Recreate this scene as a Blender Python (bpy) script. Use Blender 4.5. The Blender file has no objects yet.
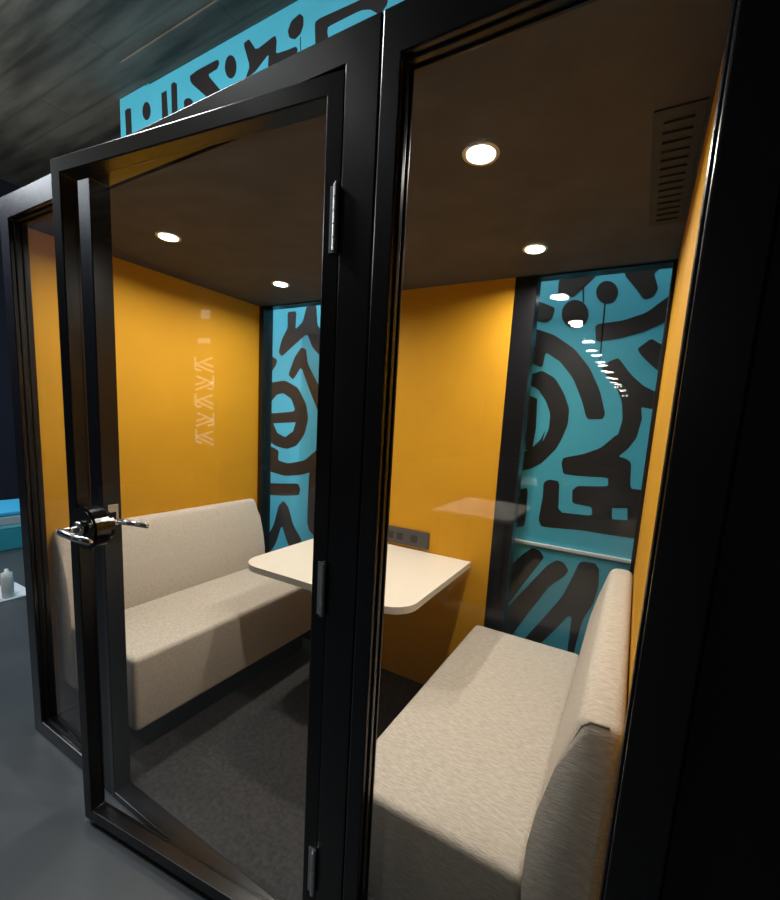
import bpy, bmesh, math, random
from mathutils import Vector, Matrix, geometry
random.seed(4)
S = bpy.context.scene
COL = S.collection

# ------------------------------------------------------------ camera
cam = bpy.data.objects.new('camera', bpy.data.cameras.new('camera'))
COL.objects.link(cam); S.camera = cam
right = Vector((0.86625504, 0.4963335, 0.05705483))
upv = Vector((-0.12015953, 0.09613201, 0.98808923))
fwd = Vector((-0.48493699, 0.86279296, -0.14291404))
M = Matrix((right, upv, -fwd)).transposed().to_4x4()
M.translation = Vector((0.5124, -0.7637, 1.4892))
cam.matrix_world = M
cam.data.sensor_fit = 'VERTICAL'
cam.data.sensor_height = 36.0
cam.data.lens = 426.685 / 900 * 36.0
cam.data.shift_x = -(394.45 - 390) / 900
cam.data.shift_y = (483.44 - 450) / 900
cam.data.clip_start = 0.02; cam.data.clip_end = 100

# ------------------------------------------------------------ world, exposure
W = bpy.data.worlds.new('world'); S.world = W; W.use_nodes = True
W.node_tree.nodes['Background'].inputs[0].default_value = (0.55, 0.68, 0.85, 1)
W.node_tree.nodes['Background'].inputs[1].default_value = 0.05
S.view_settings.view_transform = 'Standard'
S.view_settings.look = 'None'
S.view_settings.exposure = 0.0
S.view_settings.gamma = 1.0
S.view_settings.use_curve_mapping = False

def area(name, loc, rot, sx, sy, power, col=(1, 1, 1), spread=math.pi):
    l = bpy.data.lights.new(name, 'AREA'); l.shape = 'RECTANGLE'; l.size = sx; l.size_y = sy
    l.energy = power; l.color = col; l.spread = spread
    o = bpy.data.objects.new(name, l); COL.objects.link(o)
    o.location = loc; o.rotation_euler = rot
    return o
def spot(name, loc, target, power, deg, col=(1, 1, 1), r=0.05, blend=0.5):
    l = bpy.data.lights.new(name, 'SPOT'); l.energy = power; l.color = col; l.spot_size = math.radians(deg); l.spot_blend = blend
    l.shadow_soft_size = r
    o = bpy.data.objects.new(name, l); COL.objects.link(o); o.location = loc
    o.rotation_euler = (Vector(target)-Vector(loc)).to_track_quat('-Z', 'Y').to_euler()
    return o
# the hall's cool lighting: a ceiling panel left of the booth, and unseen
# fill lights added to brighten the floor, mural, table, gap and ceiling
area('hall_light', (-6.0, -1.2, 4.2), (0, 0, 0), 1.6, 1.0, 100, (0.86, 0.93, 1.0))
spot('mural_fill_spot', (-2.2, -3.0, 4.2), (-2.6, 1.75, 3.9), 420, 75, (0.95, 0.98, 1.0))  # added spot that brightens the upper mural
area('hall_light', (-2.4, -0.5, 4.2), (0, 0, 0), 0.7, 0.7, 75, (0.92, 0.96, 1.0))  # added to lighten the floor near the booth
spot('table_fill_spot', (-2.2, -3.3, 4.2), (-0.68, -3.1, 0.73), 1700, 22, (1.0, 0.96, 0.9))  # added so the table shows up in its reflection
area('gap_fill_light', (-0.5, 1.58, 3.1), (0, 0, 0), 3.2, 0.15, 26, (0.9, 0.97, 1.0))  # unseen strip added to light the mural behind the back windows
area('ceiling_fill_light', (-4.5, -1.5, 3.0), (math.pi, 0, 0), 3.5, 3.0, 150, (1.0, 0.98, 0.92))  # unseen upward light added to lift the dark ceiling

# ------------------------------------------------------------ materials
def sock(b, *names):
    for n in names:
        if n in b.inputs: return b.inputs[n]
def lin(r, g, b):
    f = lambda c: (c/255/12.92) if c/255 <= 0.04045 else ((c/255+0.055)/1.055)**2.4
    return (f(r), f(g), f(b), 1)
def mat(name, col, rough=0.5, metal=0.0, spec=0.5, var=0.0, nscale=(8, 8, 8), bump=0.0, bscale=None, coat=0.0, detail=3):
    m = bpy.data.materials.new(name); m.use_nodes = True
    nt = m.node_tree; b = nt.nodes['Principled BSDF']
    b.inputs['Roughness'].default_value = rough; b.inputs['Metallic'].default_value = metal
    sock(b, 'Specular IOR Level', 'Specular').default_value = spec
    if coat: b.inputs['Coat Weight'].default_value = coat; b.inputs['Coat Roughness'].default_value = 0.08
    b.inputs['Base Color'].default_value = col
    tc = nt.nodes.new('ShaderNodeTexCoord')
    def noise(sc, det):
        mp = nt.nodes.new('ShaderNodeMapping'); mp.inputs['Scale'].default_value = sc
        nt.links.new(tc.outputs['Object'], mp.inputs[0])
        n = nt.nodes.new('ShaderNodeTexNoise'); n.inputs['Scale'].default_value = 1.0; n.inputs['Detail'].default_value = det
        nt.links.new(mp.outputs[0], n.inputs['Vector']); return n
    if var:
        n = noise(nscale, detail)
        r = nt.nodes.new('ShaderNodeValToRGB')
        r.color_ramp.elements[0].position = 0.3; r.color_ramp.elements[1].position = 0.7
        r.color_ramp.elements[0].color = tuple(c*(1-var) for c in col[:3]) + (1,)
        r.color_ramp.elements[1].color = tuple(min(1, c*(1+var)) for c in col[:3]) + (1,)
        nt.links.new(n.outputs['Fac'], r.inputs[0]); nt.links.new(r.outputs[0], b.inputs['Base Color'])
    if bump:
        n = noise(bscale or nscale, detail)
        bp = nt.nodes.new('ShaderNodeBump'); bp.inputs['Strength'].default_value = bump; bp.inputs['Distance'].default_value = 0.004
        nt.links.new(n.outputs['Fac'], bp.inputs['Height']); nt.links.new(bp.outputs[0], b.inputs['Normal'])
    return m
def emit(name, col, s):
    m = bpy.data.materials.new(name); m.use_nodes = True; nt = m.node_tree
    b = nt.nodes['Principled BSDF']; b.inputs['Base Color'].default_value = (0.9, 0.9, 0.9, 1)
    b.inputs['Emission Color'].default_value = col; b.inputs['Emission Strength'].default_value = s
    return m
def glass(name, tint=(0.97, 0.98, 0.98, 1), rough=0.0, gain=0.65):
    m = bpy.data.materials.new(name); m.use_nodes = True; nt = m.node_tree; nt.nodes.clear()
    out = nt.nodes.new('ShaderNodeOutputMaterial'); mix = nt.nodes.new('ShaderNodeMixShader')
    t = nt.nodes.new('ShaderNodeBsdfTransparent'); t.inputs[0].default_value = tint
    g = nt.nodes.new('ShaderNodeBsdfGlossy'); g.inputs['Roughness'].default_value = rough; g.inputs[0].default_value = (1, 1, 1, 1)
    geo = nt.nodes.new('ShaderNodeNewGeometry')
    mr = nt.nodes.new('ShaderNodeMapRange'); mr.inputs['To Min'].default_value = 1.45; mr.inputs['To Max'].default_value = 1/1.45
    fr = nt.nodes.new('ShaderNodeFresnel')
    mu = nt.nodes.new('ShaderNodeMath'); mu.operation = 'MULTIPLY'; mu.inputs[1].default_value = gain; mu.use_clamp = True
    nt.links.new(geo.outputs['Backfacing'], mr.inputs['Value']); nt.links.new(mr.outputs[0], fr.inputs['IOR'])
    nt.links.new(fr.outputs[0], mu.inputs[0]); nt.links.new(mu.outputs[0], mix.inputs[0])
    nt.links.new(t.outputs[0], mix.inputs[1]); nt.links.new(g.outputs[0], mix.inputs[2]); nt.links.new(mix.outputs[0], out.inputs[0])
    return m

BLACK = mat('black_satin_metal', lin(20, 20, 23), 0.26, 0.0, 0.45)
BLACKP = mat('black_panel', lin(14, 14, 15), 0.5, 0.0, 0.3)
RUBBER = mat('black_rubber', lin(16, 16, 16), 0.6, spec=0.3)
YELLOW = mat('yellow_felt_panel', lin(204, 148, 30), 0.7, 0, 0.25, 0.05, (3, 3, 3), 0.15, (300, 300, 300))
FABRIC = mat('oat_fabric', lin(204, 194, 180), 0.9, 0, 0.2, 0.17, (45, 190, 190), 0.5, (70, 400, 400), detail=5)
PIPING = mat('grey_piping', lin(135, 128, 116), 0.9, 0, 0.2)
TABLE = mat('white_laminate', lin(232, 226, 212), 0.35, 0, 0.4)
TEDGE = mat('white_edge_band', lin(205, 200, 190), 0.4, 0, 0.4)
CARPET = mat('charcoal_carpet', lin(70, 69, 69), 0.95, 0, 0.1, 0.25, (60, 60, 60), 0.6, (400, 400, 400), detail=6)
BCEIL = mat('brown_felt_ceiling', lin(73, 70, 71), 0.7, 0, 0.3, 0.15, (6, 6, 6), 0.3, (200, 200, 200))
CHROME = mat('brushed_steel', (0.75, 0.75, 0.75, 1), 0.18, 1.0)
STEEL = mat('satin_steel', (0.6, 0.6, 0.6, 1), 0.35, 1.0)
LOCKBLK = mat('gloss_black_plastic', lin(18, 18, 18), 0.12, 0, 0.6)
BLUE = mat('turquoise_paint', lin(80, 186, 212), 0.55, 0, 0.4, 0.05, (2, 2, 2))
INK = mat('black_paint_strokes', lin(40, 36, 36), 0.45, 0, 0.4, 0.08, (3, 3, 3))
WPAINT = mat('white_paint', lin(225, 225, 222), 0.4)
NAVY = mat('navy_paint', lin(34, 40, 58), 0.7, var=0.1)
FLOORM = mat('grey_concrete_floor', lin(76, 80, 83), 0.38, 0, 0.4, 0.12, (2.5, 2.5, 2.5), 0.1, (30, 30, 30), detail=6)
TEAL = mat('teal_upholstery', lin(50, 160, 178), 0.8)
SKY = mat('bright_blue_upholstery', lin(70, 195, 250), 0.8)
PGREY = mat('pale_grey_upholstery', lin(185, 198, 205), 0.8)
PALET = mat('pale_teal_upholstery', lin(120, 215, 228), 0.8)
PLASTIC = mat('translucent_white_plastic', lin(215, 218, 215), 0.35)
PAPER = mat('white_paper', lin(225, 230, 235), 0.7)
GRILLE = mat('dark_grille', lin(48, 49, 49), 0.8)
DARKROOM = mat('dark_plaster', lin(40, 40, 42), 0.8, var=0.1)
LAMP = emit('downlight_diffuser', (1.0, 0.9, 0.74, 1), 14)
PEND = emit('pendant_diffuser', (1.0, 0.95, 0.86, 1), 60)
GLASS = glass('clear_glass')
# board-marked dark concrete for the hall ceiling
CONC = bpy.data.materials.new('board_marked_concrete'); CONC.use_nodes = True
nt = CONC.node_tree; b = nt.nodes['Principled BSDF']; b.inputs['Roughness'].default_value = 0.75
tc = nt.nodes.new('ShaderNodeTexCoord'); mp = nt.nodes.new('ShaderNodeMapping'); mp.inputs['Scale'].default_value = (0.55, 4.5, 1)
nz = nt.nodes.new('ShaderNodeTexNoise'); nz.inputs['Scale'].default_value = 1.3; nz.inputs['Detail'].default_value = 7
nt.links.new(tc.outputs['Object'], mp.inputs[0]); nt.links.new(mp.outputs[0], nz.inputs['Vector'])
cr = nt.nodes.new('ShaderNodeValToRGB'); cr.color_ramp.elements[0].position = 0.35; cr.color_ramp.elements[1].position = 0.68
cr.color_ramp.elements[0].color = lin(50, 49, 44); cr.color_ramp.elements[1].color = lin(116, 113, 105)
nt.links.new(nz.outputs['Fac'], cr.inputs[0])
br = nt.nodes.new('ShaderNodeTexBrick'); br.inputs['Color1'].default_value = (1, 1, 1, 1); br.inputs['Color2'].default_value = (0.85, 0.85, 0.85, 1)
br.inputs['Mortar'].default_value = (0.7, 0.7, 0.7, 1); br.inputs['Scale'].default_value = 1.0; br.inputs['Mortar Size'].default_value = 0.012
br.inputs['Brick Width'].default_value = 2.4; br.inputs['Row Height'].default_value = 0.28
nt.links.new(tc.outputs['Object'], br.inputs['Vector'])
mx = nt.nodes.new('ShaderNodeMixRGB'); mx.blend_type = 'MULTIPLY'; mx.inputs[0].default_value = 1
nt.links.new(cr.outputs[0], mx.inputs[1]); nt.links.new(br.outputs[0], mx.inputs[2]); nt.links.new(mx.outputs[0], b.inputs['Base Color'])

# ------------------------------------------------------------ mesh helpers
def obj(name, bm, m, parent=None, smooth=False):
    me = bpy.data.meshes.new(name); bmesh.ops.recalc_face_normals(bm, faces=bm.faces); bm.to_mesh(me); bm.free()
    for mm in (m if isinstance(m, (list, tuple)) else [m]): me.materials.append(mm)
    if smooth:
        for p in me.polygons: p.use_smooth = True
    o = bpy.data.objects.new(name, me); COL.objects.link(o)
    if parent: o.parent = parent
    return o
def bx(bm, x0, x1, y0, y1, z0, z1, bev=0.0, seg=2, mi=0):
    vs = [bm.verts.new((x, y, z)) for x in (x0, x1) for y in (y0, y1) for z in (z0, z1)]
    fs = [bm.faces.new([vs[i] for i in q]) for q in ((0,1,3,2),(4,6,7,5),(0,4,5,1),(2,3,7,6),(0,2,6,4),(1,5,7,3))]
    for f in fs: f.material_index = mi
    if bev:
        es = list({e for f in fs for e in f.edges})
        bmesh.ops.bevel(bm, geom=es, offset=bev, segments=seg, profile=0.5, affect='EDGES')
def box(*a, **k):
    bm = bmesh.new(); bx(bm, *a, **k); return bm
def prism(bm, pts, axis, a, c, bev=0.0, seg=3):
    # pts: 2D outline; axis 'y': pts are (x,z); axis 'z': pts are (x,y); axis 'x': pts are (y,z)
    f3 = {'y': lambda p, t: (p[0], t, p[1]), 'z': lambda p, t: (p[0], p[1], t), 'x': lambda p, t: (t, p[0], p[1])}[axis]
    A = [bm.verts.new(f3(p, a)) for p in pts]; B = [bm.verts.new(f3(p, c)) for p in pts]
    n = len(pts); fs = [bm.faces.new(A), bm.faces.new(B[::-1])]
    for i in range(n): fs.append(bm.faces.new((A[i], A[(i+1) % n], B[(i+1) % n], B[i])))
    if bev:
        es = list({e for f in fs for e in f.edges})
        bmesh.ops.bevel(bm, geom=es, offset=bev, segments=seg, profile=0.5, affect='EDGES')
def tube(bm, pts, r, n=12, cap=True):
    pts = [Vector(p) for p in pts]; rings = []
    rs = r if isinstance(r, (list, tuple)) else [r]*len(pts)
    prev = None
    for i, p in enumerate(pts):
        d = (pts[min(i+1, len(pts)-1)] - pts[max(i-1, 0)]).normalized()
        if prev is None:
            u = d.orthogonal().normalized()
        else:
            u = (prev - d*prev.dot(d)).normalized()
        prev = u; v = d.cross(u)
        rings.append([bm.verts.new(p + (u*math.cos(2*math.pi*k/n) + v*math.sin(2*math.pi*k/n))*rs[i]) for k in range(n)])
    for a, c in zip(rings, rings[1:]):
        for k in range(n): bm.faces.new((a[k], a[(k+1) % n], c[(k+1) % n], c[k]))
    if cap: bm.faces.new(rings[0][::-1]); bm.faces.new(rings[-1])
def lathe(bm, prof, n=24, c=(0, 0, 0)):
    rings = []
    for r, z in prof:
        rings.append([bm.verts.new((c[0]+r*math.cos(2*math.pi*k/n), c[1]+r*math.sin(2*math.pi*k/n), c[2]+z)) for k in range(n)])
    for a, d in zip(rings, rings[1:]):
        for k in range(n): bm.faces.new((a[k], a[(k+1) % n], d[(k+1) % n], d[k]))
    bm.faces.new(rings[0][::-1]); bm.faces.new(rings[-1])
def thing(name, label, cat, loc=(0, 0, 0), rz=0, group=None):
    o = bpy.data.objects.new(name, None); COL.objects.link(o); o.empty_display_size = 0.1
    o.location = loc; o.rotation_euler = (0, 0, rz); tag(o, label, cat, group); return o
def tag(o, label, cat, group=None):
    o['label'] = label; o['category'] = cat
    if group: o['group'] = group
    return o
def struct(name, bm, m, parent=None):
    o = obj(name, bm, m, parent)
    if not parent: o['kind'] = 'structure'
    return o

# ------------------------------------------------------------ mural (x, z outlines on the wall behind the booth)

MURAL = [[[(0.041,2.314),(0.052,2.387),(0.296,2.381),(0.239,2.317),(0.213,2.286),(0.163,2.234),(0.118,2.194),(0.039,2.207),(0.036,2.273)]],[[(0.33,2.2),(0.329,2.181),(0.323,2.165),(0.311,2.153),(0.295,2.148),(0.277,2.149),(0.259,2.157),(0.244,2.171),(0.233,2.189),(0.227,2.209),(0.228,2.228),(0.236,2.245),(0.248,2.256),(0.264,2.261),(0.282,2.259),(0.299,2.251),(0.314,2.237),(0.325,2.219)]],[[(0.272,2.155),(0.279,2.154),(0.287,1.867),(0.281,1.867)]],[[(0.158,2.247),(0.166,2.247),(0.175,2.163),(0.168,2.164)]],[[(0.334,2.352),(0.53,2.35),(0.514,2.308),(0.476,2.273),(0.504,2.201),(0.485,2.162),(0.447,2.156),(0.407,2.211),(0.352,2.277)]],[[(0.24,2.049),(0.369,2.061),(0.466,2.091),(0.544,2.156),(0.61,2.203),(0.624,2.097),(0.558,2.043),(0.466,2.0),(0.367,1.973),(0.256,1.959)]],[[(-0.13,2.201),(-0.046,2.184),(0.032,2.148),(0.024,2.095),(-0.007,2.071),(-0.12,2.098)]],[[(0.204,2.103),(0.203,2.079),(0.194,2.057),(0.178,2.042),(0.157,2.035),(0.133,2.036),(0.11,2.046),(0.09,2.064),(0.075,2.087),(0.069,2.112),(0.07,2.138),(0.08,2.159),(0.096,2.174),(0.118,2.181),(0.141,2.179),(0.164,2.168),(0.183,2.151),(0.197,2.128)]],[[(-0.175,2.074),(-0.047,2.039),(0.04,2.007),(0.153,1.93),(0.24,1.829),(0.303,1.71),(0.341,1.592),(0.332,1.565),(0.264,1.561),(0.25,1.574),(0.222,1.655),(0.163,1.776),(0.088,1.864),(0.006,1.916),(-0.002,1.831),(-0.068,1.86),(-0.156,1.876)]],[[(-0.149,1.804),(-0.062,1.797),(-0.001,1.817),(0.071,1.776),(0.127,1.694),(0.162,1.612),(0.164,1.529),(0.14,1.444),(0.113,1.385),(0.109,1.381),(0.048,1.304),(-0.006,1.269),(-0.12,1.226),(-0.131,1.346),(-0.03,1.37),(0.027,1.433),(0.049,1.492),(0.04,1.422),(0.067,1.496),(0.067,1.581),(0.037,1.65),(-0.011,1.712),(-0.056,1.737),(-0.143,1.747)]],[[(-0.08,1.69),(-0.013,1.663),(-0.003,1.491),(-0.012,1.374),(-0.048,1.371)]],[[(0.328,1.86),(0.369,1.878),(0.435,1.795),(0.498,1.738),(0.551,1.711),(0.635,1.69),(0.646,1.604),(0.557,1.623),(0.5,1.634),(0.511,1.573),(0.5,1.495),(0.505,1.519),(0.498,1.479),(0.47,1.425),(0.428,1.377),(0.459,1.37),(0.49,1.353),(0.501,1.217),(0.564,1.216),(0.653,1.221),(0.684,0.975),(0.567,0.959),(0.429,0.957),(0.289,0.958),(0.085,0.94),(0.064,0.978),(0.074,1.115),(0.07,1.196),(0.098,1.218),(0.154,1.213),(0.166,1.039),(0.34,1.045),(0.332,1.094),(0.233,1.101),(0.225,1.172),(0.249,1.199),(0.399,1.215),(0.393,1.262),(0.23,1.254),(0.169,1.258),(0.154,1.314),(0.16,1.346),(0.255,1.373),(0.339,1.414),(0.404,1.486),(0.413,1.489),(0.425,1.569),(0.41,1.66),(0.379,1.724),(0.324,1.789),(0.295,1.828)],[(0.43,1.102),(0.501,1.112),(0.509,1.049),(0.437,1.043)]],[[(0.448,1.92),(0.503,1.967),(0.544,1.941),(0.619,1.897),(0.637,1.751),(0.556,1.807),(0.519,1.838),(0.469,1.888)]],[[(-0.111,1.136),(-0.059,1.142),(-0.012,1.156),(-0.008,0.928),(-0.066,0.91),(-0.122,0.932)]],[[(-0.15,0.555),(-0.094,0.634),(-0.013,0.748),(0.048,0.811),(0.093,0.797),(0.117,0.764),(0.087,0.707),(-0.013,0.521),(-0.059,0.43),(-0.13,0.344)]],[[(-0.129,0.327),(-0.057,0.414),(-0.004,0.502),(0.029,0.551),(0.137,0.718),(0.188,0.764),(0.227,0.756),(0.255,0.718),(0.238,0.68),(0.163,0.6),(0.078,0.435),(-0.005,0.272),(-0.106,0.079)]],[[(0.321,0.785),(0.385,0.788),(0.408,0.756),(0.415,0.663),(0.399,0.555),(0.358,0.453),(0.337,0.276),(0.335,0.165),(0.299,0.184),(0.301,0.482),(0.169,0.269),(0.078,0.141),(0.027,0.191),(0.079,0.282),(0.154,0.409),(0.238,0.557),(0.279,0.682),(0.303,0.769)]],[[(0.46,0.746),(0.468,0.777),(0.497,0.791),(0.535,0.778),(0.548,0.566),(0.476,0.546)]],[[(-2.252,2.343),(-2.152,2.335),(-2.048,2.318),(-2.074,2.265),(-2.15,2.258),(-2.25,2.26)]],[[(-2.25,2.203),(-2.072,2.193),(-2.077,2.096),(-2.248,2.096)]],[[(-1.913,2.265),(-1.825,2.264),(-1.831,2.132),(-1.759,2.185),(-1.725,2.293),(-1.68,2.307),(-1.634,2.286),(-1.619,2.154),(-1.588,2.119),(-1.465,2.012),(-1.458,1.855),(-1.58,1.93),(-1.659,1.997),(-1.715,2.098),(-1.866,2.003),(-1.964,1.939),(-1.998,1.972),(-1.967,2.067),(-1.909,2.148)]],[[(-2.084,1.949),(-2.014,1.916),(-2.024,1.874),(-2.116,1.775),(-2.243,1.737),(-2.245,1.89),(-2.144,1.913)]],[[(-1.769,2.0),(-1.721,1.987),(-1.701,1.881),(-1.586,1.717),(-1.444,1.558),(-1.435,1.347),(-1.585,1.529),(-1.679,1.693),(-1.764,1.859),(-1.842,1.763),(-1.893,1.8),(-1.831,1.931)]],[[(-2.204,1.609),(-2.14,1.699),(-2.062,1.743),(-1.925,1.758),(-1.791,1.703),(-1.706,1.585),(-1.68,1.477),(-1.714,1.353),(-1.793,1.261),(-1.893,1.227),(-2.016,1.243),(-2.132,1.3),(-2.2,1.401)],[(-2.075,1.497),(-2.077,1.586),(-2.008,1.651),(-1.939,1.66),(-1.854,1.617),(-1.811,1.525)],[(-2.045,1.422),(-1.805,1.442),(-1.83,1.371),(-1.913,1.32),(-2.0,1.348)]],[[(-2.234,1.159),(-2.13,1.208),(-2.051,1.233),(-1.979,1.207),(-1.985,1.129),(-1.873,1.114),(-1.707,1.155),(-1.583,1.252),(-1.435,1.347),(-1.427,1.182),(-1.577,1.094),(-1.736,1.039),(-1.904,1.012),(-2.065,1.029),(-2.233,1.079)]],[[(-2.23,0.929),(-2.125,0.928),(-1.938,0.946),(-1.767,0.967),(-1.742,0.924),(-1.757,0.875),(-1.9,0.851),(-2.042,0.837),(-2.229,0.847)]],[[(-1.656,1.085),(-1.593,1.104),(-1.544,1.048),(-1.525,0.599),(-1.572,0.565),(-1.638,0.609),(-1.664,0.678)]],[[(-1.916,0.809),(-1.863,0.764),(-1.807,0.627),(-1.718,0.524),(-1.681,0.412),(-1.799,0.388),(-1.872,0.481),(-1.929,0.606),(-1.996,0.43),(-2.124,0.263),(-2.219,0.185),(-2.116,0.435),(-2.019,0.591),(-1.968,0.761)]],[[(-2.305,0.739),(-2.189,0.729),(-2.131,0.655),(-2.125,0.545),(-2.185,0.478),(-2.302,0.456)]],[[(-3.048,4.2),(-2.957,4.213),(-2.7,4.212),(-2.683,4.177),(-2.71,4.147),(-2.825,4.142),(-2.684,4.0),(-2.651,3.961),(-2.82,3.969),(-2.871,4.015),(-3.013,4.128),(-3.038,4.156)]],[[(-2.487,4.092),(-2.493,4.06),(-2.512,4.037),(-2.538,4.03),(-2.568,4.039),(-2.595,4.063),(-2.614,4.097),(-2.621,4.134),(-2.614,4.168),(-2.596,4.19),(-2.569,4.197),(-2.539,4.187),(-2.512,4.163),(-2.494,4.129)]],[[(-2.414,4.223),(-2.354,4.234),(-2.278,4.136),(-2.086,4.167),(-2.071,4.126),(-2.077,4.048),(-1.982,4.035),(-1.884,4.029),(-1.867,4.001),(-1.9,3.965),(-2.103,3.967),(-2.155,3.983),(-2.148,4.071),(-2.276,4.002),(-2.396,3.973),(-2.343,4.051)]],[[(-1.857,4.219),(-1.823,4.187),(-1.821,4.136),(-1.845,4.093),(-1.896,4.076),(-1.949,4.103),(-1.966,4.152),(-1.934,4.201)]],[[(-1.849,4.077),(-1.842,4.075),(-1.839,3.988),(-1.846,3.991)]],[[(-1.71,3.98),(-1.72,4.117),(-1.679,4.127),(-1.348,4.11),(-1.243,4.117),(-1.138,4.077),(-1.144,4.012),(-1.183,3.98),(-1.214,3.987),(-1.269,4.029),(-1.345,4.052),(-1.605,4.052),(-1.61,4.021),(-1.593,3.957),(-1.66,3.955)]],[[(-3.999,4.204),(-3.955,4.211),(-3.901,4.196),(-3.897,3.984),(-3.993,3.995)]],[[(-3.598,4.092),(-3.606,4.062),(-3.624,4.041),(-3.65,4.034),(-3.678,4.041),(-3.702,4.062),(-3.719,4.093),(-3.724,4.126),(-3.716,4.157),(-3.697,4.177),(-3.671,4.184),(-3.643,4.177),(-3.619,4.156),(-3.603,4.125)]],[[(-3.436,4.188),(-3.363,4.187),(-3.348,3.991),(-3.432,3.977)]],[[(-3.298,4.213),(-3.262,4.222),(-3.22,4.195),(-3.215,3.99),(-3.294,3.988)]],[[(-3.131,4.037),(-3.1,4.051),(-3.049,4.039),(-3.01,4.005),(-3.031,3.963),(-3.122,3.976)]]]
DM = 1.75; HC = 4.32
# ------------------------------------------------------------ the hall
struct('floor', box(-7.3, 4.2, -22, 7.2, -0.1, 0.0), FLOORM)
struct('ceiling', box(-7.3, 4.2, -22, 7.2, HC, HC+0.15), CONC)
struct('trim_1', box(-3.6, 3.0, 1.50, DM, HC-0.016, HC, bev=0.006), CONC)
struct('wall_left', box(-7.3, -7.1, -22, 7.0, 0, HC), NAVY)
struct('wall_right', box(4.0, 4.2, -22, 7.0, 0, HC), DARKROOM)
struct('wall_front', box(-7.1, 4.0, -22, -21.8, 0, HC), DARKROOM)
struct('wall_far', box(-7.1, 4.0, 7.0, 7.2, 0, HC), DARKROOM)
bm = box(-4.08, 3.0, DM, DM+0.16, 0, HC)
def smooth(ring):
    if len(ring) < 6: return ring
    out = []
    n = len(ring)
    for i in range(n):                       # one round of corner cutting keeps the brush outline soft
        p, q = Vector(ring[i]), Vector(ring[(i+1) % n])
        out.append(tuple(p.lerp(q, 0.12))); out.append(tuple(p.lerp(q, 0.88)))
    return out
for rings in MURAL:
    rr = [smooth(r) for r in rings]
    flat = [Vector((p[0], p[1], 0)) for r in rr for p in r]
    tris = geometry.tessellate_polygon([[Vector((p[0], p[1], 0)) for p in r] for r in rr])
    fr = [bm.verts.new((p.x, DM-0.0012, p.y)) for p in flat]
    for t in tris:
        try:
            f = bm.faces.new([fr[i] for i in t]); f.material_index = 1
        except ValueError: pass
    k = 0
    bk = [bm.verts.new((p.x, DM+0.001, p.y)) for p in flat]
    for r in rr:
        n = len(r)
        for i in range(n):
            a, c = k+i, k+(i+1) % n
            try:
                f = bm.faces.new((fr[a], fr[c], bk[c], bk[a])); f.material_index = 1
            except ValueError: pass
        k += n
struct('wall_back', bm, [BLUE, INK])
struct('trim_2', box(-0.35, 1.2, DM-0.02, DM, 0.825, 0.845, bev=0.004), WPAINT)

# far lounge bench against the navy wall
t = thing('lounge_bench', 'low teal lounge bench with bright blue and pale grey cushions against the far navy wall', 'bench', (-5.15, 1.4, 0))
obj('base', box(-0.34, 0.34, -1.3, 1.3, 0, 0.22, bev=0.01), TEAL, t)
obj('trim_band', box(-0.345, 0.345, -1.305, 1.305, 0.22, 0.25, bev=0.006), PALET, t)['label'] = 'pale turquoise band above the teal base'
obj('seat_pad', box(-0.34, 0.34, -1.3, 1.3, 0.25, 0.345, bev=0.015), PGREY, t)['label'] = 'pale grey seat pad'
obj('top_cushion', box(-0.34, 0.34, -1.3, 1.3, 0.345, 0.39, bev=0.015, seg=3), SKY, t)['label'] = 'bright blue top cushion'
# bottles on a paper on the floor
tag(obj('paper_sheet', box(-3.80, -3.44, 0.32, 0.64, 0.001, 0.006), PAPER), 'white paper sheet lying on the dark floor under the plastic bottles', 'paper')
def bottle(x, y, h, r, label):
    t = thing('squeeze_bottle', label, 'bottle', (x, y, 0.007), 0, 'bottles on the floor')
    bm = bmesh.new(); lathe(bm, [(r*0.9, 0), (r, 0.006), (r, h*0.72), (r*0.9, h*0.78), (r*0.45, h*0.82)]); obj('bottle_body', bm, PLASTIC, t, True)
    bm = bmesh.new(); lathe(bm, [(r*0.92, h*0.62), (r*0.95, h*0.63), (r*0.92, h*0.86), (r*0.4, h*0.9), (r*0.3, h)]); obj('cap', bm, WPAINT, t, True)
bottle(-3.50, 0.495, 0.22, 0.037, 'white plastic bottle on the floor nearest the booth frame')
bottle(-3.54, 0.385, 0.20, 0.037, 'white plastic bottle cut by the left edge of the picture')

# pendants of the hall seen as reflections in the glass, table behind the camera
PX = ((-0.605, 5.18), (-0.579, 6.61), (-0.55, 8.24), (-0.54, 9.85), (-0.507, 11.4), (-0.448, 12.77), (-0.4, 14.3), (-0.35, 15.95), (-0.265, 18.14))
for k in range(9):
    t = thing('hall_pendant', 'round white pendant lamp hanging in the hall, seen reflected in the glass', 'lamp', (PX[k][0], -PX[k][1], 3.2), 0, 'hall pendants in a row')
    bm = bmesh.new(); lathe(bm, [(0.12, 0.0), (0.125, 0.02), (0.11, 0.12), (0.04, 0.16)]); obj('shade', bm, BLACKP, t, True)
    bm = bmesh.new(); lathe(bm, [(0.11, -0.006), (0.11, 0.0)]); obj('diffuser', bm, PEND, t)
    bm = bmesh.new(); tube(bm, [(0, 0, 0.15), (0, 0, HC-3.2)], 0.006, 6); obj('cord', bm, BLACKP, t)
t = thing('white_table', 'white rectangular table out in the hall, seen only reflected in the glass', 'table', (-0.68, -3.1, 0))
obj('tabletop', box(-0.36, 0.36, -0.45, 0.45, 0.70, 0.73, bev=0.004), TABLE, t)
for sx in (-1, 1):
    for sy in (-1, 1):
        bm = bmesh.new(); tube(bm, [(sx*0.31, sy*0.4, 0.70), (sx*0.31, sy*0.4, 0)], 0.018, 10); obj('leg', bm, BLACKP, t)

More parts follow.
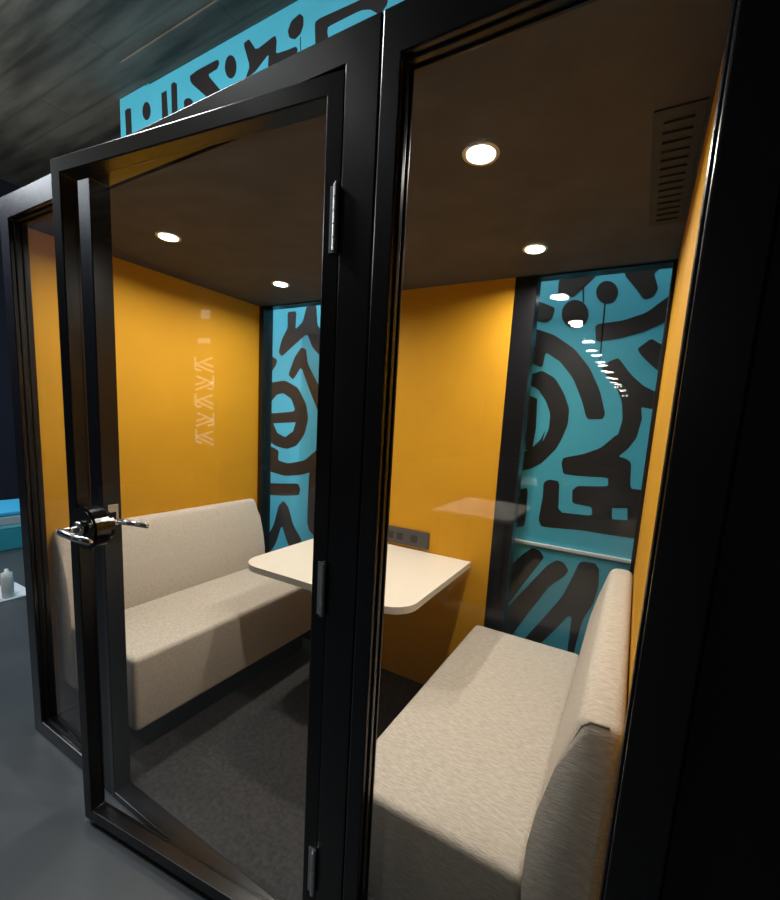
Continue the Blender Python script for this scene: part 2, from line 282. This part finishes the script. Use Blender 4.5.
# added glowing panel out in the hall, standing in for a pattern reflected in the door
t = thing('reflection_panel', 'added dark panel with glowing white zigzag strokes in the hall, reflected in the door', 'panel', (-4.0, -4.05, 0))
obj('panel_body', box(-0.20, 0.20, -0.06, 0.0, 0, 3.3, bev=0.005), BLACKP, t)
PATTERNW = emit('glowing_white', (1, 0.97, 0.9, 1), 1.3)  # glow added so the strokes show in the door reflection
def zig(pts, w=0.016):
    for (x0, z0), (x1, z1) in zip(pts, pts[1:]):
        d = Vector((x1-x0, z1-z0)).normalized(); n = Vector((-d.y, d.x))*w
        q = [(x0+n.x, z0+n.y), (x1+n.x, z1+n.y), (x1-n.x, z1-n.y), (x0-n.x, z0-n.y)]
        bm = bmesh.new(); prism(bm, q, 'y', 0.0002, 0.004); obj('stroke', bm, PATTERNW, t)
for k in range(5):
    z = 1.02+0.25*k; s = 1 if k % 2 else -1
    zig([(-0.15*s, z), (0.14*s, z+0.10), (-0.13*s, z+0.19)]); zig([(-0.15*s, z+0.07), (0.02*s, z+0.12)]); zig([(0.05*s, z+0.02), (0.15*s, z+0.03), (0.15*s, z+0.2)])
for q in ((-0.05, 0.10, 0.0002, 0.004, 2.72, 2.84), (-0.10, 0.10, 0.0002, 0.004, 2.40, 2.47)): obj('glow_square', box(*q), PATTERNW, t)  # glowing squares added for small bright reflections in the door

# ------------------------------------------------------------ the booth
XL, XR, H = -1.735, 0.633, 2.25
XI, XRI = -1.735+0.03, 0.5605      # inner faces of side walls
XI = -1.733
D = 1.307; ZC = 2.18; FD = 0.047; FDL = 0.062
booth = thing('meeting_booth', 'black framed glass meeting booth with yellow lined walls and an open glass door', 'booth', (-0.55, 0.7, 0))
bo = Vector((-0.55, 0.7, 0))
def bpart(name, bm, m, parent=booth, smooth=False):
    bmesh.ops.translate(bm, verts=bm.verts, vec=-bo)
    return obj(name, bm, m, parent, smooth)
B = 0.003
def grid_frame(xs, zs, holes, y0, y1, bev):
    # a flat frame with rectangular openings as one solid: cells of the x/z grid not in holes
    bm = bmesh.new(); V = {}
    def v(x, z):
        if (x, z) not in V: V[(x, z)] = bm.verts.new((x, y0, z))
        return V[(x, z)]
    fs = []
    for i in range(len(xs)-1):
        for k in range(len(zs)-1):
            cx, cz = (xs[i]+xs[i+1])/2, (zs[k]+zs[k+1])/2
            if any(a < cx < b and c < cz < d for a, b, c, d in holes): continue
            fs.append(bm.faces.new((v(xs[i], zs[k]), v(xs[i+1], zs[k]), v(xs[i+1], zs[k+1]), v(xs[i], zs[k+1]))))
    r = bmesh.ops.extrude_face_region(bm, geom=fs)
    bmesh.ops.translate(bm, verts=[g for g in r['geom'] if isinstance(g, bmesh.types.BMVert)], vec=(0, y1-y0, 0))
    bmesh.ops.recalc_face_normals(bm, faces=bm.faces)
    bm.normal_update()
    es = [e for e in bm.edges if len(e.link_faces) == 2 and e.calc_face_angle(0) > 1.0]
    bmesh.ops.bevel(bm, geom=es, offset=bev, segments=2, profile=0.5, affect='EDGES')
    return bm
# front frames: left pane, door opening, right pane
bpart('front_frame', grid_frame([XL, -1.66, -1.194, -1.1415], [0, 0.066, 2.167, H], [(-1.66, -1.194, 0.066, 2.167)], 0, FDL, B), BLACK)
bpart('front_frame', grid_frame([-1.1385, -1.066, -0.084, -0.0015], [0, 0.025, 2.185, H], [(-1.066, -0.084, 0.025, 2.185)], 0, FDL, B), BLACK)
bpart('front_frame', grid_frame([0.0015, 0.045, 0.5555, XR], [0, 0.066, 2.165, H], [(0.045, 0.5555, 0.066, 2.165)], 0, FD, B), BLACK)
bpart('side_panel', box(XR+0.003, 1.6, 0.012, 0.072, 0, H, bev=B), BLACKP)['label'] = 'plain black panel at the right of the front frame'
# glazing beads
def beads(x0, x1, z0, z1):
    bm = bmesh.new()
    for y0, y1 in ((0.016, 0.029), (0.039, 0.046)):
        bx(bm, x0, x0+0.005, y0, y1, z0, z1, bev=0.002); bx(bm, x1-0.005, x1, y0, y1, z0, z1, bev=0.002)
        bx(bm, x0, x1, y0, y1, z1-0.005, z1, bev=0.002); bx(bm, x0, x1, y0, y1, z0, z0+0.005, bev=0.002)
    return bm
bpart('glazing_bead', beads(-1.66, -1.194, 0.066, 2.167), RUBBER)
bpart('glazing_bead', beads(0.045, 0.5555, 0.066, 2.165), BLACK)
bpart('glass_pane', box(-1.66, -1.194, 0.030, 0.038, 0.066, 2.167), GLASS)
bpart('glass_pane', box(0.045, 0.5555, 0.030, 0.038, 0.066, 2.165), GLASS)
# roof, floor, sides
bpart('roof', box(XL, XR, FDL+0.001, D+0.1, ZC+0.012, H-0.003), BLACKP)
bpart('ceiling_panel', box(XI+0.001, XRI, FDL+0.001, D, ZC, ZC+0.012), BCEIL)['label'] = 'brown felt ceiling lining'
bpart('floor_panel', box(XL+0.005, XR-0.005, FDL+0.001, D+0.1, 0.0, 0.02), CARPET)['label'] = 'charcoal carpet'
bpart('side_wall', box(XL-0.06, XL-0.011, FDL+0.001, D+0.1, 0, H-0.003), BLACKP)
bpart('side_lining', box(XL-0.010, XI, FDL+0.001, D, 0.02, ZC+0.01), YELLOW)['label'] = 'yellow felt lining'
bpart('side_wall', box(XRI+0.012, XR, FDL+0.001, D+0.1, 0, H-0.003), BLACKP)
bpart('side_lining', box(XRI, XRI+0.012, FDL+0.001, D, 0.02, ZC+0.01), YELLOW)['label'] = 'yellow felt lining'
# back
bpart('back_panel', box(-1.103, -0.072, D, D+0.06, 0.02, ZC), YELLOW)['label'] = 'yellow felt centre panel'
def back_frame(x0, x1, g0, g1):
    bm = bmesh.new()
    bx(bm, x0, g0, D-0.004, D+0.08, 0.02, ZC, bev=B); bx(bm, g1, x1, D-0.004, D+0.08, 0.02, ZC, bev=B)
    bx(bm, g0, g1, D, D+0.08, 0.02, 0.09, bev=B); bx(bm, g0, g1, D+0.01, D+0.08, ZC-0.006, ZC, bev=0.001)
    bpart('back_frame', bm, BLACK)
    bpart('glass_pane', box(g0, g1, D+0.03, D+0.038, 0.09, ZC-0.006), GLASS)
back_frame(XI+0.002, -1.104, -1.69, -1.203)
back_frame(-0.071, XRI, 0.028, 0.545)
# ceiling vent
bm = bmesh.new()
bx(bm, 0.455, 0.553, 0.38, 0.96, ZC-0.004, ZC, bev=0.001)
for k in range(14):
    y = 0.42+k*0.038; bx(bm, 0.475, 0.533, y, y+0.010, ZC-0.009, ZC-0.003)
bpart('vent_grille', bm, GRILLE)

# door
ang = 0.111
door = bpy.data.objects.new('door', None); COL.objects.link(door); door.parent = booth
door.location = Vector((-0.0836, 0, 0))-bo; door.rotation_euler = (0, 0, ang)
DW, D0, D1 = 0.975, 0.022, 2.179; ST = 0.042; DT = 0.048
bm = grid_frame([-DW, -DW+ST, -ST, 0], [D0, D0+ST, D1-ST, D1], [(-DW+ST, -ST, D0+ST, D1-ST)], 0, DT, B)
obj('door_frame', bm, BLACK, door)
obj('glass_pane', box(-DW+ST, -ST, 0.036, 0.043, D0+ST, D1-ST), GLASS, door)
def hinge(z0, z1):
    bm = bmesh.new(); n = 5; h = (z1-z0)/n
    for k in range(n):
        tube(bm, [(-0.006, -0.007, z0+k*h+0.001), (-0.006, -0.007, z0+(k+1)*h-0.001)], 0.0065, 12)
    tube(bm, [(-0.006, -0.007, z1), (-0.006, -0.007, z1+0.004)], 0.004, 8)
    bx(bm, -0.024, -0.006, -0.0025, 0.0005, z0, z1)
    obj('hinge', bm, STEEL, door)
hinge(1.835, 1.965); hinge(1.025, 1.155); hinge(0.25, 0.38)
# lock and levers
def ydisc(bm, cx, cz, r, y0, y1, n=32, bev=0.004):
    prism(bm, [(cx+r*math.cos(2*math.pi*k/n), cz+r*math.sin(2*math.pi*k/n)) for k in range(n)], 'y', y0, y1)
bm = bmesh.new(); cx, cz = -0.888, 1.103
ydisc(bm, cx, cz, 0.068, -0.008, 0.035); ydisc(bm, cx, cz, 0.061, -0.014, -0.0081); ydisc(bm, cx, cz, 0.05, 0.044, 0.06)
lk = obj('lock_case', bm, LOCKBLK, door)
bm = bmesh.new(); ydisc(bm, cx, cz, 0.024, -0.028, -0.0141)
tube(bm, [(cx, -0.028, cz), (cx, -0.062, cz)], [0.012, 0.011])
tube(bm, [(cx-0.012, -0.066, cz), (cx, -0.069, cz), (cx+0.06, -0.071, cz-0.006), (cx+0.13, -0.068, cz-0.010)], [0.010, 0.0125, 0.011, 0.009])
obj('handle', bm, CHROME, door, True)['label'] = 'chrome outer lever handle'
bm = bmesh.new(); ydisc(bm, cx, cz, 0.024, 0.06, 0.07)
tube(bm, [(cx, 0.07, cz), (cx, 0.10, cz)], [0.011, 0.010])
tube(bm, [(cx-0.01, 0.105, cz), (cx+0.04, 0.107, cz+0.002), (cx+0.14, 0.103, cz+0.006)], [0.010, 0.010, 0.008])
obj('handle', bm, CHROME, door, True)['label'] = 'chrome inner lever handle'
bm = bmesh.new(); bx(bm, -1.0655, -1.063, 0.016, 0.050, 1.075, 1.145, bev=0.0008)
bx(bm, -1.0632, -1.0622, 0.024, 0.042, 1.09, 1.118, mi=1)
bpart('strike_plate', bm, [STEEL, RUBBER])['label'] = 'steel strike plate with a square hole'

# ------------------------------------------------------------ benches
def bench(label, wx, s, x_front, prof_in, y0, y1, ztop, zs):
    # wx wall x, s = +1 seat grows towards +x
    t = thing('upholstered_bench', label, 'bench', (wx, (y0+y1)/2, 0.02), 0, 'booth benches')
    o = Vector((wx, (y0+y1)/2, 0.02))
    def P(name, bm, m, parent=t, sm=False):
        bmesh.ops.translate(bm, verts=bm.verts, vec=-o); return obj(name, bm, m, parent, sm)
    x0, x1 = sorted((prof_in[0][0]+s*0.001, x_front))
    st = P('seat', box(x0, x1, y0, y1, 0.185, zs, bev=0.022, seg=4), FABRIC)
    for p in st.data.polygons: p.use_smooth = True
    prof = [(wx+s*0.003, 0.185)] + [(prof_in[0][0], 0.185)] + prof_in + [(wx+s*0.003, ztop)]
    bm = bmesh.new(); prism(bm, prof, 'y', y0-0.004, y1+0.004, bev=0.026, seg=5)
    bk = P('backrest', bm, FABRIC)
    for p in bk.data.polygons: p.use_smooth = True
    bm = bmesh.new()
    bi = 0.012
    pts = [(p[0]-s*0.004, y0+0.003, p[1]) for p in prof_in[:-1]] + [(prof_in[-1][0]-s*0.006, y0+0.003, ztop-0.02), (prof_in[-1][0]-s*0.02, y0+0.003, ztop-0.006), (wx+s*0.03, y0+0.003, ztop-0.005)]
    tube(bm, pts, 0.0022, 8); P('piping', bm, PIPING, bk, True)
    xa, xb = sorted((wx+s*0.02, x_front-s*0.10))
    P('plinth', box(xa, xb, y0+0.10, y1-0.04, 0.02, 0.186), BLACKP)
    return t
bench('oat fabric bench on the left side of the booth, seen through the open door', -1.733, 1, -1.10, [(-1.588, 0.5), (-1.588, 0.60), (-1.605, 0.70), (-1.635, 0.81), (-1.675, 0.925)], 0.105, 1.24, 0.925, 0.505)
bench('oat fabric bench on the right side of the booth, close to the camera', 0.5605, -1, -0.095, [(0.404, 0.5), (0.406, 0.60), (0.418, 0.69), (0.442, 0.80), (0.476, 0.932)], 0.105, 1.24, 0.932, 0.505)

# ------------------------------------------------------------ table and socket
t = thing('wall_table', 'white rounded table top fixed to the yellow back panel between the benches', 'table', (-0.606, 1.3, 0.768))
pts = [(-1.058, D-0.002), (-0.168, D-0.002)]
def arc(cx, cy, r, a0, a1, n=10): return [(cx+r*math.cos(math.radians(a0+(a1-a0)*k/n)), cy+r*math.sin(math.radians(a0+(a1-a0)*k/n))) for k in range(n+1)]
pts += arc(-0.165-0.11, 0.572+0.11, 0.11, 0, -90) + arc(-1.058+0.11, 0.572+0.11, 0.11, -90, -180)
pts = [(p[0]+0.606, p[1]-1.3) for p in pts]
bm = bmesh.new(); prism(bm, pts, 'z', -0.004, 0.0255, bev=0.002, seg=2)
for f in bm.faces:
    if abs(f.normal.z) < 0.7: f.material_index = 1
obj('tabletop', bm, [TABLE, TEDGE], t)
bm = bmesh.new(); bx(bm, -0.3, 0.3, -0.02, 0.005, -0.06, -0.004, bev=0.002); bx(bm, -0.3, -0.26, -0.5, -0.02, -0.03, -0.004, bev=0.002); bx(bm, 0.26, 0.3, -0.5, -0.02, -0.03, -0.004, bev=0.002)
obj('bracket', bm, BLACKP, t)
t = thing('power_socket', 'dark grey power outlet box on the yellow back panel above the table', 'socket', (-0.56, D-0.001, 0.855))
obj('cover', box(-0.15, 0.148, -0.014, 0.0, -0.045, 0.048, bev=0.003), mat('grey_plastic', lin(70, 66, 66), 0.35), t)
for k in (-0.09, -0.03, 0.06): obj('outlet', box(k-0.02, k+0.02, -0.0155, -0.0138, -0.02, 0.02, bev=0.0005), GRILLE, t)

# ------------------------------------------------------------ downlights
for x, y, lb in ((-1.245, 0.373, 'round recessed light over the left bench, nearer the glass front'),
              (-1.242, 0.998, 'round recessed light over the left bench, nearer the back window'),
              (0.073, 0.370, 'round recessed light over the right bench, nearer the glass front'),
              (0.075, 1.014, 'round recessed light over the right bench, nearer the back window')):
    t = thing('ceiling_light', lb, 'light', (x, y, ZC-0.001), 0, 'recessed booth ceiling lights')
    bm = bmesh.new(); n = 28
    prof = [(0.036, -0.001), (0.046, -0.003), (0.048, 0.0)]
    rings = [[bm.verts.new((r*math.cos(2*math.pi*k/n), r*math.sin(2*math.pi*k/n), z)) for k in range(n)] for r, z in prof]
    for a, c in zip(rings, rings[1:]):
        for k in range(n): bm.faces.new((a[k], a[(k+1) % n], c[(k+1) % n], c[k]))
    obj('trim_ring', bm, STEEL, t, True)
    bm = bmesh.new(); lathe(bm, [(0.036, -0.0035), (0.036, 0.0)], n); obj('diffuser', bm, LAMP, t)
    l = bpy.data.lights.new('downlight', 'AREA'); l.shape = 'DISK'; l.size = 0.07; l.energy = 7.5; l.color = (1.0, 0.94, 0.85); l.spread = math.radians(165)
    lo = bpy.data.objects.new('downlight', l); COL.objects.link(lo); lo.parent = t; lo.location = (0, 0, -0.006)
